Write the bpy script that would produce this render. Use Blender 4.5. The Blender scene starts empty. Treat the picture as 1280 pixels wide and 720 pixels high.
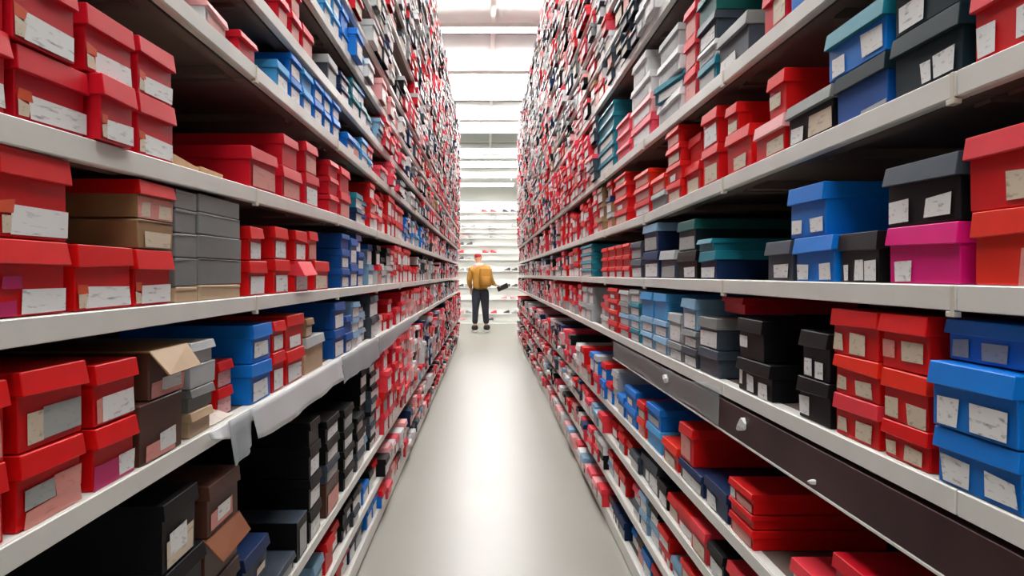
import bpy, bmesh, math, random
from mathutils import Vector, Matrix
random.seed(7)
S = bpy.context.scene
C = S.collection
F = 1050.0            # focal length in pixels of a 1280 wide picture
VX, VY = 609.0, 343.0  # where the aisle's parallels meet
H = 1.36              # camera height
XL, XR = 0.585, 0.653  # distance of the shelf lips from the camera line
YEND = 18.0

# ------------------------------------------------------------------ helpers
def lin(c):
    return tuple(((v/255/12.92) if v/255 <= .04045 else ((v/255+.055)/1.055)**2.4) for v in c)

def mat(name, rgb, rough=.5, spec=.5, noise=0.0, nscale=12.0, metal=0.0):
    m = bpy.data.materials.new(name); m.use_nodes = True
    nt = m.node_tree; b = nt.nodes['Principled BSDF']
    col = lin(rgb)
    b.inputs['Roughness'].default_value = rough
    b.inputs['Specular IOR Level'].default_value = spec
    b.inputs['Metallic'].default_value = metal
    if noise > 0:
        tc = nt.nodes.new('ShaderNodeTexCoord'); n = nt.nodes.new('ShaderNodeTexNoise')
        n.inputs['Scale'].default_value = nscale; n.inputs['Detail'].default_value = 4
        r = nt.nodes.new('ShaderNodeMapRange')
        r.inputs[1].default_value = .3; r.inputs[2].default_value = .7
        r.inputs[3].default_value = 1-noise; r.inputs[4].default_value = 1+noise*.5
        mx = nt.nodes.new('ShaderNodeVectorMath'); mx.operation = 'SCALE'
        mx.inputs[0].default_value = col
        nt.links.new(tc.outputs['Object'], n.inputs['Vector'])
        nt.links.new(n.outputs['Fac'], r.inputs[0])
        nt.links.new(r.outputs[0], mx.inputs['Scale'])
        nt.links.new(mx.outputs[0], b.inputs['Base Color'])
    else:
        b.inputs['Base Color'].default_value = (*col, 1)
    return m

def sticker_mat(name, rgb, ink, amount):
    """a paper label with smudged, unreadable lines of print"""
    m = bpy.data.materials.new(name); m.use_nodes = True
    nt = m.node_tree; b = nt.nodes['Principled BSDF']; L = nt.links.new
    b.inputs['Roughness'].default_value = .45
    uv = nt.nodes.new('ShaderNodeUVMap')
    sc = nt.nodes.new('ShaderNodeMapping'); sc.inputs['Scale'].default_value = (3.2, 4.6, 1)
    n = nt.nodes.new('ShaderNodeTexNoise'); n.inputs['Scale'].default_value = 1.0; n.inputs['Detail'].default_value = 3
    r = nt.nodes.new('ShaderNodeMapRange'); r.inputs[1].default_value = .57; r.inputs[2].default_value = .74
    r.inputs[3].default_value = 0; r.inputs[4].default_value = amount
    mx = nt.nodes.new('ShaderNodeMix'); mx.data_type = 'RGBA'
    mx.inputs['A'].default_value = (*lin(rgb), 1); mx.inputs['B'].default_value = (*lin(ink), 1)
    L(uv.outputs[0], sc.inputs[0]); L(sc.outputs[0], n.inputs['Vector']); L(n.outputs['Fac'], r.inputs[0])
    L(r.outputs[0], mx.inputs['Factor']); L(mx.outputs['Result'], b.inputs['Base Color'])
    return m

PAL = {
    'red': (216, 6, 10), 'crimson': (208, 8, 34), 'orange': (232, 40, 14), 'magenta': (228, 20, 128), 'pink': (232, 70, 92),
    'palepink': (240, 168, 170), 'rose': (226, 52, 66), 'blue': (0, 118, 214), 'skyblue': (70, 160, 224), 'deepblue': (4, 78, 158),
    'navy': (22, 44, 84), 'teal': (22, 122, 142), 'green': (14, 92, 88), 'black': (17, 17, 20), 'slate': (58, 68, 80),
    'dark': (18, 38, 46), 'grey': (124, 127, 127), 'palegrey': (182, 186, 188), 'white': (226, 226, 228), 'kraft': (156, 124, 88),
    'tan': (198, 170, 138), 'brown': (84, 50, 38), 'rust': (126, 74, 46), 'ltblue': (130, 172, 204),
}
WORD = {'red': 'red', 'crimson': 'crimson', 'orange': 'orange-red', 'magenta': 'magenta', 'pink': 'pink', 'palepink': 'pale pink',
        'rose': 'rose-red', 'blue': 'blue', 'skyblue': 'sky-blue', 'deepblue': 'deep blue', 'navy': 'navy', 'teal': 'teal', 'green': 'dark green',
        'black': 'black', 'slate': 'slate-grey', 'dark': 'blackish green', 'grey': 'grey', 'palegrey': 'pale grey', 'white': 'white',
        'kraft': 'kraft-brown', 'tan': 'tan', 'brown': 'brown', 'rust': 'rust-brown', 'ltblue': 'pale blue'}
M = {k: mat('card_'+k, v, rough=.45, spec=.14 if sum(v) < 160 else .28, noise=.10, nscale=9) for k, v in PAL.items()}
ST = {
    'w': sticker_mat('label_white', (242, 243, 243), (70, 72, 80), .7),
    'c': sticker_mat('label_cream', (220, 204, 182), (104, 84, 70), .65),
    'p': sticker_mat('label_pinkish', (226, 150, 140), (190, 70, 66), .6),
    'g': sticker_mat('label_grey', (168, 172, 172), (96, 98, 100), .55),
    'o': mat('label_orange_corner', (222, 84, 40), .45),
    'm': mat('label_magenta_panel', (190, 18, 100), .45),
    'k': sticker_mat('label_black_panel', (52, 54, 58), (30, 30, 32), .4),
    'x': sticker_mat('label_spotted', (224, 168, 168), (150, 20, 40), .9),
}
STW = {'w': 'white', 'c': 'cream', 'p': 'pinkish', 'g': 'grey', 'o': 'orange', 'm': 'magenta', 'k': 'dark', 'x': 'patterned'}
WHITE = mat('white_steel', (226, 225, 220), .4, .4, .05, 3)
LIP = mat('white_shelf_lip', (230, 229, 224), .38, .4, .06, 6)
BOARD = mat('shelf_board', (116, 102, 96), .75, .2, .15, 4)
STEEL = mat('grey_steel', (128, 126, 122), .5, .4, .05, 4)
CAP = mat('beige_joint_cap', (212, 204, 190), .5)

def tag(o, label=None, cat=None, group=None, kind=None):
    if label: o['label'] = label
    if cat: o['category'] = cat
    if group: o['group'] = group
    if kind: o['kind'] = kind
    return o

def link(name, me, parent=None, loc=None):
    o = bpy.data.objects.new(name, me); C.objects.link(o)
    if parent: o.parent = parent
    if loc is not None: o.location = loc
    return o

def empty(name, loc=(0, 0, 0), rz=0):
    o = bpy.data.objects.new(name, None); C.objects.link(o); o.location = loc; o.rotation_euler.z = rz
    o.empty_display_size = .1
    return o

BOXF = [(0, 3, 2, 1), (4, 5, 6, 7), (0, 1, 5, 4), (1, 2, 6, 5), (2, 3, 7, 6), (3, 0, 4, 7)]
def boxv(x0, x1, y0, y1, z0, z1):
    return [(x0, y0, z0), (x1, y0, z0), (x1, y1, z0), (x0, y1, z0), (x0, y0, z1), (x1, y0, z1), (x1, y1, z1), (x0, y1, z1)]

class MB:
    def __init__(s): s.v = []; s.f = []; s.m = []; s.uv = []
    def add(s, vs, fs, mi=0, uvs=None):
        b = len(s.v); s.v += vs
        for i, f in enumerate(fs):
            s.f.append(tuple(b+k for k in f)); s.m.append(mi)
            s.uv.append(uvs[i] if uvs else None)
    def box(s, x0, x1, y0, y1, z0, z1, mi=0): s.add(boxv(x0, x1, y0, y1, z0, z1), BOXF, mi)
    def mesh(s, name, mats, bevel=0, smooth=False):
        me = bpy.data.meshes.new(name); me.from_pydata(s.v, [], s.f)
        for m in mats: me.materials.append(m)
        if len(mats) > 1: me.polygons.foreach_set('material_index', s.m)
        if any(u for u in s.uv):
            l = me.uv_layers.new(name='UVMap'); i = 0
            for f, u in zip(s.f, s.uv):
                for k in range(len(f)):
                    if u: l.data[i].uv = u[k]
                    i += 1
        if bevel:
            bm = bmesh.new(); bm.from_mesh(me)
            bmesh.ops.bevel(bm, geom=[e for e in bm.edges], offset=bevel, segments=1, affect='EDGES')
            bm.to_mesh(me); bm.free()
        if smooth: me.polygons.foreach_set('use_smooth', [True]*len(me.polygons))
        me.update(); return me

# ------------------------------------------------------------------ the shelf levels (heights relative to the eye)
LIPH = .036
L_LV = [('B', -.055), ('A', .236), ('A1', .53), ('A2', .72), ('A3', .94)] + [('A%d' % (4+i), 1.15+.21*i) for i in range(9)]
L_LOW = [('C', -.33), ('D', -.90), ('E', -1.115), ('Z', -1.275)]
R_LV = [('B', -.015), ('A', .25), ('A1', .565), ('A2', 1.01)] + [('A%d' % (3+i), 1.23+.21*i) for i in range(9)]
R_LOW = [('C', -.30), ('D', -.69), ('E', -.875), ('F', -1.085), ('Z', -1.285)]
LEV = {-1: dict(L_LV+L_LOW), 1: dict(R_LV+R_LOW)}
JOINT = {-1: [-.25, .95]+[2.12+1.17*i for i in range(14)], 1: [0.0, 1.17]+[2.32+1.17*i for i in range(14)]}

def shelf_z(side, lev, y):
    """shelf surface relative to the eye; the two shelves beside the camera sag a little towards it"""
    z = LEV[side][lev]
    if side < 0 and lev == 'A':
        pts = [(-.25, .190), (.95, .194), (2.12, .2185), (3.29, .236)]
    elif side > 0 and lev == 'A':
        pts = [(0, .288), (1.17, .284), (2.32, .269), (3.49, .25)]
    else:
        return z
    if y <= pts[0][0]: return pts[0][1]
    for (a, za), (b, zb) in zip(pts, pts[1:]):
        if y <= b: return za+(zb-za)*(y-a)/(b-a)
    return pts[-1][1]

ORD = ['zeroth', 'first', 'second', 'third', 'fourth', 'fifth', 'sixth', 'seventh', 'eighth', 'ninth', 'tenth', 'eleventh', 'twelfth', 'thirteenth',
       'fourteenth', 'fifteenth', 'sixteenth', 'seventeenth', 'eighteenth', 'nineteenth', 'twentieth']
def ordw(n):
    if n <= 20: return ORD[n]
    t = {2: 'twenty', 3: 'thirty', 4: 'forty', 5: 'fifty'}[n//10]
    return t+'-'+ORD[n % 10] if n % 10 else {2: 'twentieth', 3: 'thirtieth', 4: 'fortieth', 5: 'fiftieth'}[n//10]

def shelf_name(side, lev):
    sd = 'left' if side < 0 else 'right'
    if lev == 'B': return sd+' eye-level shelf'
    if lev[0] == 'A': return '%s %s shelf above eye-level' % (sd, ORD[int(lev[1:] or 0)+1])
    if side < 0: return {'C': 'left film-draped shelf', 'D': 'left shelf below the film', 'E': 'left second shelf below film', 'Z': 'left bottom shelf'}[lev]
    return {'C': 'right shelf above brown board', 'D': 'right shelf below brown board', 'E': 'right second shelf below board', 'F': 'right third shelf below board', 'Z': 'right bottom shelf'}[lev]

# ------------------------------------------------------------------ racks
SD = .80   # shelf depth
def high(side, lev): return lev[0] == 'A' and LEV[side][lev] > 1.1
def build_racks():
    meshes = {}
    for side in (-1, 1):
        X0 = XL if side < 0 else XR
        js = JOINT[side]
        for b in range(len(js)-1):
            y0, y1 = js[b], min(js[b+1], YEND+.2)
            if y1-y0 < .2: continue
            ln = y1-y0
            root = empty('shelving_bay', (side*X0, y0, 0))
            sd = 'left' if side < 0 else 'right'
            which = 'nearest to the viewer' if b == 0 else '%s from the near end' % ordw(b+1)
            tag(root, 'white steel shelving bay of the %s-hand rack, %s' % (sd, which), 'shelving', 'bays of the %s rack' % sd)
            for lev, z in LEV[side].items():
                za, zb = shelf_z(side, lev, y0+1e-4), shelf_z(side, lev, y1-1e-4)
                if lev != 'A': za = zb = z
                key = (round(ln, 3), lev == 'Z')
                key = key+(high(side, lev),)
                if key not in meshes:
                    lh = .022 if key[2] else LIPH
                    mb = MB(); mb.box(.004, SD, .002, ln-.002, -.018, -.001)
                    mb.box(.03, .06, .002, ln-.002, -(.034 if not key[2] else .022), -.018); mb.box(SD-.05, SD-.02, .002, ln-.002, -(.045 if not key[2] else .026), -.018)
                    for q in (.02, ln*.5-.02, ln-.06): mb.box(.06, SD-.05, q, q+.04, -(.040 if not key[2] else .026), -.018)
                    ml = MB()
                    ml.box(.0, .004, .0015, ln-.0015, -lh if lev != 'Z' else -.07, 0)
                    ml.box(.004, .022, .0015, ln-.0015, -lh if lev != 'Z' else -.07, -lh+.004 if lev != 'Z' else -.066)
                    ml.box(.004, .03, .0015, ln-.0015, -.0009, 0)
                    mc = MB(); mc.box(-.002, -.0002, .003, .013, -LIPH-.003, -.0002); mc.box(-.002, .01, .003, .024, -LIPH-.009, -LIPH-.001)
                    meshes[key] = (mb.mesh('shelf', [BOARD]), ml.mesh('lip', [LIP], .0015), mc.mesh('joint_cap', [CAP], .001))
                a, l, c = meshes[key]
                s = link('shelf', a, root)
                s.location = (0, 0, H+za)
                s.scale = (side, 1, 1); s.rotation_euler.x = math.atan2(zb-za, ln)
                tl = link('lip', l, s)
                if lev in ('A', 'A1', 'B') and y0 < 7: link('joint_cap', c, s)
            hi = H+max(LEV[side].values())+.22
            kk = ('post', side)
            if kk not in meshes:
                mb = MB(); mb.box(.0, .03, 0, .04, .0, hi); mp = MB(); mp.box(.42, .46, 0, .04, 0, hi)
                mk = MB(); mk.box(SD+.002, SD+.012, .0, 1.168, .0, hi)  # added dark backing, stops light leaking in behind the boxes
                mt = MB(); mt.box(.40, .46, .3, 1.1, 0, .02)
                meshes[kk] = (mp.mesh('upright', [STEEL]), mk.mesh('added_back_panel', [mat('added_dark_back_board', (46, 40, 38), .9, .1)]))
            up, bk = meshes[kk]
            for q in ([.0] if b else [.0]):
                o = link('upright', up, root); o.scale.x = side; o.location = (0, q, 0)
            o = link('added_back_panel', bk, root); o.scale = (side, ln/1.17, 1)
            mb = MB(); mb.box(.012, .03, .001, ln-.001, .0, H+LEV[side]['Z']-.07)
            o = link('plinth', mb.mesh('plinth', [mat('dark_plinth', (70, 66, 62), .7)] if b == 0 else [bpy.data.materials['dark_plinth']]), root); o.scale.x = side
build_racks()

# ------------------------------------------------------------------ shoe boxes
NN = [(.17, 1.0, .04, .40, 'w'), (.02, .19, .30, .46, 'o'), (.02, .17, .05, .28, 'c')]
NL = [(.10, .98, .06, .42, 'w')]
NR = [(.10, .36, .08, .55, 'c'), (.36, .95, .10, .58, 'g')]
TW = [(.16, .42, .05, .50, 'w'), (.62, .92, .08, .52, 'w')]
TC = [(.05, .28, .12, .52, 'c'), (.48, .86, .08, .54, 'c')]
TB = [(.42, .58, .06, .44, 'w'), (.62, .90, .06, .46, 'w')]
ON = [(.22, .62, .06, .46, 'w')]
OR_ = [(.5, .95, .08, .52, 'w')]
BG = [(.12, .92, .05, .62, 'w')]
BC = [(.12, .90, .05, .58, 'c')]
PK = [(.08, .94, .05, .62, 'p')]
XX = [(.03, .97, .03, .70, 'x')]
GG = [(.08, .9, .05, .6, 'g')]
NO = []
RND = [BG, BG, ON, NL, TW, OR_]

FARHI = [[(.04, .97, .03, k, c)] for k, c in ((.66, 'w'), (.7, 'w'), (.6, 'w'), (.68, 'g'), (.62, 'w'), (.6, 'c'), (.64, 'p'))]
FARMID = [[(.05, .95, .03, k, c)] for k, c in ((.72, 'w'), (.66, 'w'), (.7, 'w'), (.64, 'p'), (.66, 'w'), (.6, 'g'), (.72, 'w'), (.56, 'w'))]+[TW, BG]
def geo(w, d, h, lt, seed, flare=.0055):
    """body box, lid box; x along the shelf centred, y from the end face into the rack, z up"""
    rnd = random.Random(seed)
    bw, g = w-.012, .003
    j = lambda a: rnd.uniform(-a, a)
    if lt < .007: flare = .0003; bw = w-.005
    body = boxv(-bw/2, bw/2, .004 if lt >= .007 else .0008, d-.004, 0, h-.002)
    body = [(x+j(.0015), y+j(.001), z) for x, y, z in body]
    lw = w-.004
    sk = j(.004)
    lid = boxv(-lw/2, lw/2, 0, d, h-lt, h)
    fl = rnd.uniform(.5, 1.2)*flare
    lv = []
    for i, (x, y, z) in enumerate(lid):
        if i < 4:                       # the rim of the lid spreads a little
            x *= 1.0
            y = y-fl if y < d/2 else y
            z += j(.0035) if y < d/2 else 0
        else:
            x *= (1-.004/lw)
            z += j(.001)
        lv.append((x+sk*.2, y, z))
    return body, lv

def sticker_quads(spec, w, h, lt, rnd):
    bw = w-.012; hh = h-lt*.4
    out = []
    for (u0, u1, v0, v1, k) in spec:
        c = lambda: rnd.uniform(-.022, .022)
        x0, x1 = -bw/2+u0*bw, -bw/2+u1*bw
        z0, z1 = v0*hh, v1*hh
        z1 = min(z1, h-lt-.004)
        yy = .0022 if lt >= .007 else -.0012
        vs = [(x0+c()*w, yy, z0), (x1+c()*w, yy, z0+abs(c())*h*.5), (x1+c()*w, yy, z1+c()*h*1.4), (x0+c()*w, yy, z1+c()*h*1.4)]
        a, b = rnd.randint(0, 60), rnd.randint(0, 60)
        uv = [(a, b), (a+1, b), (a+1, b+1), (a, b+1)]
        out.append((vs, uv, k))
    return out

boxes = []     # every box: dict(side, lev, stack(y mid), pos, n, w,d,h,lt,color,lid,st,x,y,z,tilt, hand)
stacks = []    # dict(side, lev, y, boxes)

def px_y(side, x, rec):
    X0 = (XL if side < 0 else XR)+rec
    return F*X0/abs(x-VX)

def stack(side, lev, *items):
    lst = []; z = None; top = None; ys = []
    for it in items:
        x0, x1, col, h = it[:4]
        o = dict(it[4]) if len(it) > 4 else {}
        rec = o.get('rec', .006)
        ya, yb = sorted((px_y(side, x0, rec), px_y(side, x1, rec)))
        y = (ya+yb)/2
        base = shelf_z(side, lev, y)
        if z is None: z = base+.0012
        bx = dict(side=side, lev=lev, w=yb-ya-.003, d=o.get('d', .32), h=h, lt=o.get('lt', min(.032, h*.34)), color=col, lid=o.get('lid', col),
                  st=o.get('st', ON), y=y, z=z, rec=rec, hand=True, open=o.get('open'), note=o.get('note'), yaw=o.get('yaw', 0))
        z += h+.002
        lst.append(bx); ys.append(y)
    s = dict(side=side, lev=lev, y=ys[0], boxes=lst); stacks.append(s); return s

def o_(**k): return k
L, R = -1, 1
# ---- left, first shelf above the eye
stack(L, 'A', (-95, 14, 'crimson', .10, o_(st=NL)), (-95, 12, 'crimson', .10, o_(st=NO)))
stack(L, 'A', (19, 112, 'crimson', .094, o_(st=NN, note='with orange-cornered white sticker')), (15, 99, 'crimson', .105, o_(st=NN, rec=.0)))
stack(L, 'A', (126, 171, 'crimson', .098, o_(st=NN, rec=-.012, lid='crimson')), (107, 169, 'crimson', .097, o_(st=NN, rec=.002)))
stack(L, 'A', (172.5, 220, 'crimson', .104, o_(st=NN)), (172.5, 219, 'crimson', .096, o_(st=NN)))
stack(L, 'A', (313, 347, 'crimson', .104, o_(st=PK, d=.34)))
stack(L, 'A', (353, 377, 'crimson', .092, o_(st=PK)), (354, 373, 'crimson', .09, o_(st=NO)))
stack(L, 'A', (382, 399, 'crimson', .105, o_(st=BG)), (382, 397, 'crimson', .10, o_(st=PK)))
stack(L, 'A', (412, 423, 'crimson', .066, o_(st=NO)), (412, 423, 'crimson', .066, o_(st=NO)), (412, 423, 'crimson', .06, o_(st=NO)))
stack(L, 'A', (425.5, 438, 'crimson', .10, o_(st=PK)), (425.5, 437, 'crimson', .098, o_(st=NO)))
# ---- left, eye level
stack(L, 'B', (-12, 87, 'red', .098, o_(st=[(.38, 1, .03, .40, 'w'), (.0, .30, .02, .22, 'm'), (.12, .36, .42, .62, 'm')], note='with magenta patches beside white sticker')), (-4, 90, 'red', .112, o_(st=NN)))
stack(L, 'B', (95, 167, 'red', .097, o_(st=NN)))
stack(L, 'B', (168, 216, 'red', .097, o_(st=NN)), (172, 218, 'kraft', .05, o_(st=BC, lt=.003, note='flat, with cream end')), (172, 219, 'kraft', .065, o_(st=[(.0, 1, .0, .66, 'p'), (.08, .34, .05, .5, 'c'), (.58, .95, .05, .5, 'c')], lid='red', note='with bright red lid')))
gl = o_(st=NO, lt=.004, d=.2)
stack(L, 'B', (219, 247, 'tan', .029, gl), (219, 247, 'grey', .054, gl), (219, 247, 'grey', .046, gl), (219, 246.5, 'grey', .044, gl), (219, 246.5, 'grey', .036, gl))
stack(L, 'B', (248, 301, 'tan', .030, gl), (248, 302, 'grey', .055, gl), (248, 302, 'grey', .047, gl), (248, 301, 'grey', .044, gl), (248, 300, 'grey', .037, gl))
stack(L, 'B', (311, 334, 'red', .088, o_(st=BG)), (311.5, 329, 'red', .084, o_(st=BG)))
stack(L, 'B', (343, 362.5, 'red', .096, o_(st=BG)), (343, 360, 'red', .09, o_(st=BG)))
stack(L, 'B', (369, 387, 'red', .096, o_(st=BG, open='droop', lid='rose', note='with pale drooping lid')), (369, 384, 'red', .092, o_(st=BG)))
stack(L, 'B', (393, 411.5, 'red', .10, o_(st=BC)), (386, 397, 'red', .098, o_(st=PK, rec=.012)))
stack(L, 'B', (427, 437, 'deepblue', .078, o_(st=BG)), (427, 437, 'deepblue', .078, o_(st=BG)), (427, 437, 'deepblue', .06, o_(st=NO)))
stack(L, 'B', (438, 447, 'deepblue', .1, o_(st=BG)), (438, 447, 'deepblue', .11, o_(st=BG)))
# ---- left, film-draped shelf
stack(L, 'C', (-60, 11, 'red', .098, o_(st=PK)), (-60, 12, 'red', .10, o_(st=PK)))
stack(L, 'C', (22, 106, 'red', .098, o_(st=[(.1, .55, .28, .62, 'g'), (.08, 1, .0, .28, 'p'), (.55, 1, .28, .62, 'p')], note='with grey sticker on pinkish panel')), (22, 109, 'red', .103, o_(st=NR)))
stack(L, 'C', (117, 172, 'red', .094, o_(st=[(.0, .98, .0, .42, 'm'), (.58, .99, .06, .44, 'w')], note='with magenta lower band')), (117, 172.5, 'red', .095, o_(st=[(.05, .25, .05, .5, 'p'), (.2, .97, .05, .52, 'w')])))
stack(L, 'C', (173.5, 229, 'brown', .104, o_(st=[(.1, .8, .02, .3, 'p'), (.42, .82, .1, .42, 'w')], lt=.006)), (186, 235, 'brown', .088, o_(st=[(.05, .95, .02, .42, 'p'), (.34, .88, .14, .48, 'w')], open='flap', lid='kraft', note='with open kraft flap')))
stack(L, 'C', (237, 266, 'tan', .05, o_(st=NO)), (237, 268, 'grey', .045, o_(st=NO)), (237, 270, 'palegrey', .045, o_(st=NO, lt=.004)), (237, 268, 'palegrey', .044, o_(st=NO)))
stack(L, 'C', (271.5, 291, 'red', .065, o_(st=XX, rec=.03, note='with white flower pattern')), (271.5, 291, 'red', .06, o_(st=XX, rec=.03, note='with white flower pattern')))
stack(L, 'C', (314, 340, 'blue', .10, o_(st=[(.1, .85, .05, .6, 'w')], d=.34)), (316, 340, 'blue', .096, o_(st=[(.1, .85, .15, .6, 'w')], d=.34)))
stack(L, 'C', (341, 356.5, 'red', .11, o_(st=BG)), (341, 356.5, 'red', .085, o_(st=BG)))
stack(L, 'C', (358, 380, 'red', .10, o_(st=BG)), (358, 380, 'red', .104, o_(st=[(.2, .85, .05, .45, 'w')])))
stack(L, 'C', (382, 405, 'tan', .12, o_(st=NO, lid='palegrey')), (382, 392, 'kraft', .06, o_(st=BC)))
stack(L, 'C', (418, 431, 'deepblue', .11, o_(st=BG)), (418, 431, 'deepblue', .105, o_(st=BG)))
stack(L, 'C', (432, 441, 'deepblue', .08, o_(st=BG)), (432, 440, 'deepblue', .07, o_(st=NO)))
# ---- left, second shelf above
stack(L, 'A1', (255, 287, 'white', .045, o_(st=PK, lid='palepink', note='flat, with pink corner', yaw=.05)))
stack(L, 'A1', (299, 321, 'crimson', .056, o_(st=NO)))
stack(L, 'A1', (346, 362, 'skyblue', .075, o_(st=BG)))
stack(L, 'A1', (363, 377, 'blue', .070, o_(st=BG)), (363, 377, 'blue', .066, o_(st=BG)))
stack(L, 'A1', (378.5, 391, 'blue', .072, o_(st=BG, lid='skyblue')), (379, 391, 'skyblue', .06, o_(st=NO)))
stack(L, 'A1', (393, 404, 'blue', .076, o_(st=BG)), (393, 404, 'blue', .06, o_(st=BG)))
stack(L, 'A1', (405, 414, 'blue', .068, o_(st=BG)), (405, 414, 'blue', .068, o_(st=BG)))
stack(L, 'A1', (416, 425, 'blue', .078, o_(st=BG)), (416, 425, 'blue', .058, o_(st=BG)))
# ---- left, third shelf above
stack(L, 'A2', (348, 361, 'crimson', .082, o_(st=PK)), (348, 361, 'crimson', .083, o_(st=PK)))
stack(L, 'A2', (364, 376, 'crimson', .08, o_(st=PK)), (364, 376, 'crimson', .085, o_(st=PK)))
stack(L, 'A2', (378, 392, 'crimson', .085, o_(st=PK)))
stack(L, 'A2', (410, 422, 'slate', .10, o_(st=GG, lid='palegrey')))
stack(L, 'A2', (426, 437, 'navy', .05, o_(st=BG)), (426, 437, 'navy', .05, o_(st=BG)))
stack(L, 'A2', (440, 450, 'teal', .07, o_(st=BG)), (440, 450, 'teal', .07, o_(st=BG)))
stack(L, 'A3', (405, 415, 'skyblue', .07, o_(st=BG)), (405, 415, 'skyblue', .07, o_(st=BG)))
stack(L, 'A3', (416.5, 425, 'skyblue', .07, o_(st=BG)), (416.5, 425, 'skyblue', .085, o_(st=BG)))
stack(L, 'A3', (427, 436, 'blue', .07, o_(st=BG)), (427, 436, 'blue', .085, o_(st=NO)))
# ---- left, shelf below the film
bk = o_(st=NO)
stack(L, 'D', (135, 196, 'black', .11, bk), (135, 196, 'black', .105, bk), (135, 196, 'black', .06, bk))
stack(L, 'D', (200, 256, 'black', .115, bk), (200, 256, 'black', .115, bk), (200, 256, 'black', .11, bk), (203, 248, 'black', .13, o_(st=[(.1, .9, .04, .5, 'c'), (.2, .7, .2, .6, 'w')], note='with large cream sticker')))
stack(L, 'D', (257, 298, 'black', .115, bk), (257, 299, 'brown', .115, o_(st=NO)), (257, 300, 'brown', .1, o_(st=NO, lid='rust', open='flap', note='with rust-brown open flap')), (260, 300, 'brown', .11, o_(st=[(.1, .8, .1, .5, 'p'), (.3, .7, .2, .5, 'w')])))
stack(L, 'D', (304, 336, 'black', .10, bk), (304, 336, 'navy', .10, o_(st=[(.55, .9, .2, .4, 'c')])))
stack(L, 'D', (340, 369, 'slate', .05, o_(st=GG)))
stack(L, 'D', (371.5, 384.5, 'black', .125, o_(st=[(.2, .9, .06, .8, 'g')], lid='slate', lt=.006)))
stack(L, 'D', (387, 402, 'black', .105, o_(st=BG)), (387, 402, 'black', .105, o_(st=BG)), (387, 401, 'black', .105, o_(st=BG)), (387, 400, 'black', .08, bk))
stack(L, 'D', (408, 424, 'brown', .12, o_(st=PK, lt=.005)), (408, 424, 'slate', .07, o_(st=GG)), (408, 424, 'black', .08, o_(st=BG)), (408, 424, 'black', .08, o_(st=BG)))
stack(L, 'D', (430, 443, 'black', .08, o_(st=BG)), (430, 443, 'black', .08, o_(st=BG)), (430, 442, 'black', .08, o_(st=BG)), (430, 442, 'black', .09, o_(st=GG)))
stack(L, 'D', (446, 456, 'slate', .08, o_(st=BG)), (446, 456, 'black', .09, o_(st=BG)), (446, 455, 'black', .07, o_(st=GG)))
# ---- right, first shelf above the eye
stack(R, 'A', (1212, 1335, 'red', .097, o_(st=[(.03, .27, .05, .52, 'w'), (.5, .7, .1, .55, 'w')], lid='rose')))
stack(R, 'A', (1114, 1204, 'dark', .096, o_(st=TB)), (1114, 1204, 'dark', .10, o_(st=[(.06, .48, .06, .55, 'w')])))
stack(R, 'A', (1043, 1109, 'deepblue', .088, o_(st=[(.5, 1, .02, .12, 'g')], lid='dark', note='with dark lid')), (1032, 1108, 'blue', .092, o_(st=[(.06, .33, .05, .46, 'w'), (.62, .95, .12, .62, 'w')], lid='teal', note='with teal lid and two stickers')))
stack(R, 'A', (983, 1041, 'black', .086, o_(st=[(.05, .35, .04, .46, 'w'), (.5, .97, .05, .62, 'c')], lid='grey', note='with grey lid and kraft label')))
stack(R, 'A', (943, 981, 'red', .083, o_(st=[(.4, .98, .05, .5, 'c')], lid='palepink', note='with pale lid')), (959, 982, 'red', .098, o_(st=[(.05, .7, .25, .6, 'c')])))
stack(R, 'A', (907, 938, 'red', .108, o_(st=[(.3, .8, .05, .4, 'c')])), (907, 922, 'red', .075, o_(st=[(.1, .9, .0, .4, 'c')])))
stack(R, 'A', (877, 898, 'red', .11, o_(st=BC)), (877, 897, 'red', .105, o_(st=BG)))
stack(R, 'A', (856, 875, 'red', .10, o_(st=BC, rec=.02)), (861, 877, 'red', .09, o_(st=NO, rec=.03)))
r6 = o_(st=ON)
stack(R, 'A', (833, 851, 'red', .066, o_(st=BC)), (833, 851, 'red', .062, r6), (833, 850, 'red', .062, o_(st=BC)), (833, 849, 'red', .06, o_(st=PK)))
stack(R, 'A', (814, 831, 'grey', .06, o_(st=NO, lid='palegrey')), (814, 831, 'orange', .06, o_(st=PK)))
stack(R, 'A', (793, 812, 'red', .06, o_(st=BG)), (793, 812, 'red', .06, o_(st=PK)), (793, 811, 'orange', .06, o_(st=PK)))
stack(R, 'A', (768, 784, 'red', .065, o_(st=BC)), (768, 784, 'red', .062, r6), (768, 783, 'red', .062, o_(st=PK)), (768, 782, 'red', .045, o_(st=BC)))
# ---- right, second shelf above
stack(R, 'A1', (986, 1008, 'blue', .09, o_(st=NO)))
stack(R, 'A1', (953, 983, 'crimson', .10, o_(st=[(.45, .95, .1, .75, 'c')])))
stack(R, 'A1', (897, 935, 'slate', .105, o_(st=[(.05, .6, .02, .35, 'w')], lid='grey', note='with lilac-grey lid')))
stack(R, 'A1', (872, 895, 'teal', .07, o_(st=GG)), (872, 895, 'white', .045, o_(st=GG)), (872, 895, 'slate', .08, o_(st=BG)), (872, 895, 'green', .08, o_(st=NO)))
stack(R, 'A1', (855, 870, 'rose', .10, o_(st=PK)), (855, 870, 'rose', .10, o_(st=PK)), (855, 870, 'rose', .1, o_(st=PK)))
stack(R, 'A1', (822, 851, 'white', .075, o_(st=GG)), (824, 850, 'teal', .065, o_(st=BG, yaw=.12)), (822, 849, 'white', .08, o_(st=GG)), (824, 848, 'palegrey', .08, o_(st=GG)))
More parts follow.
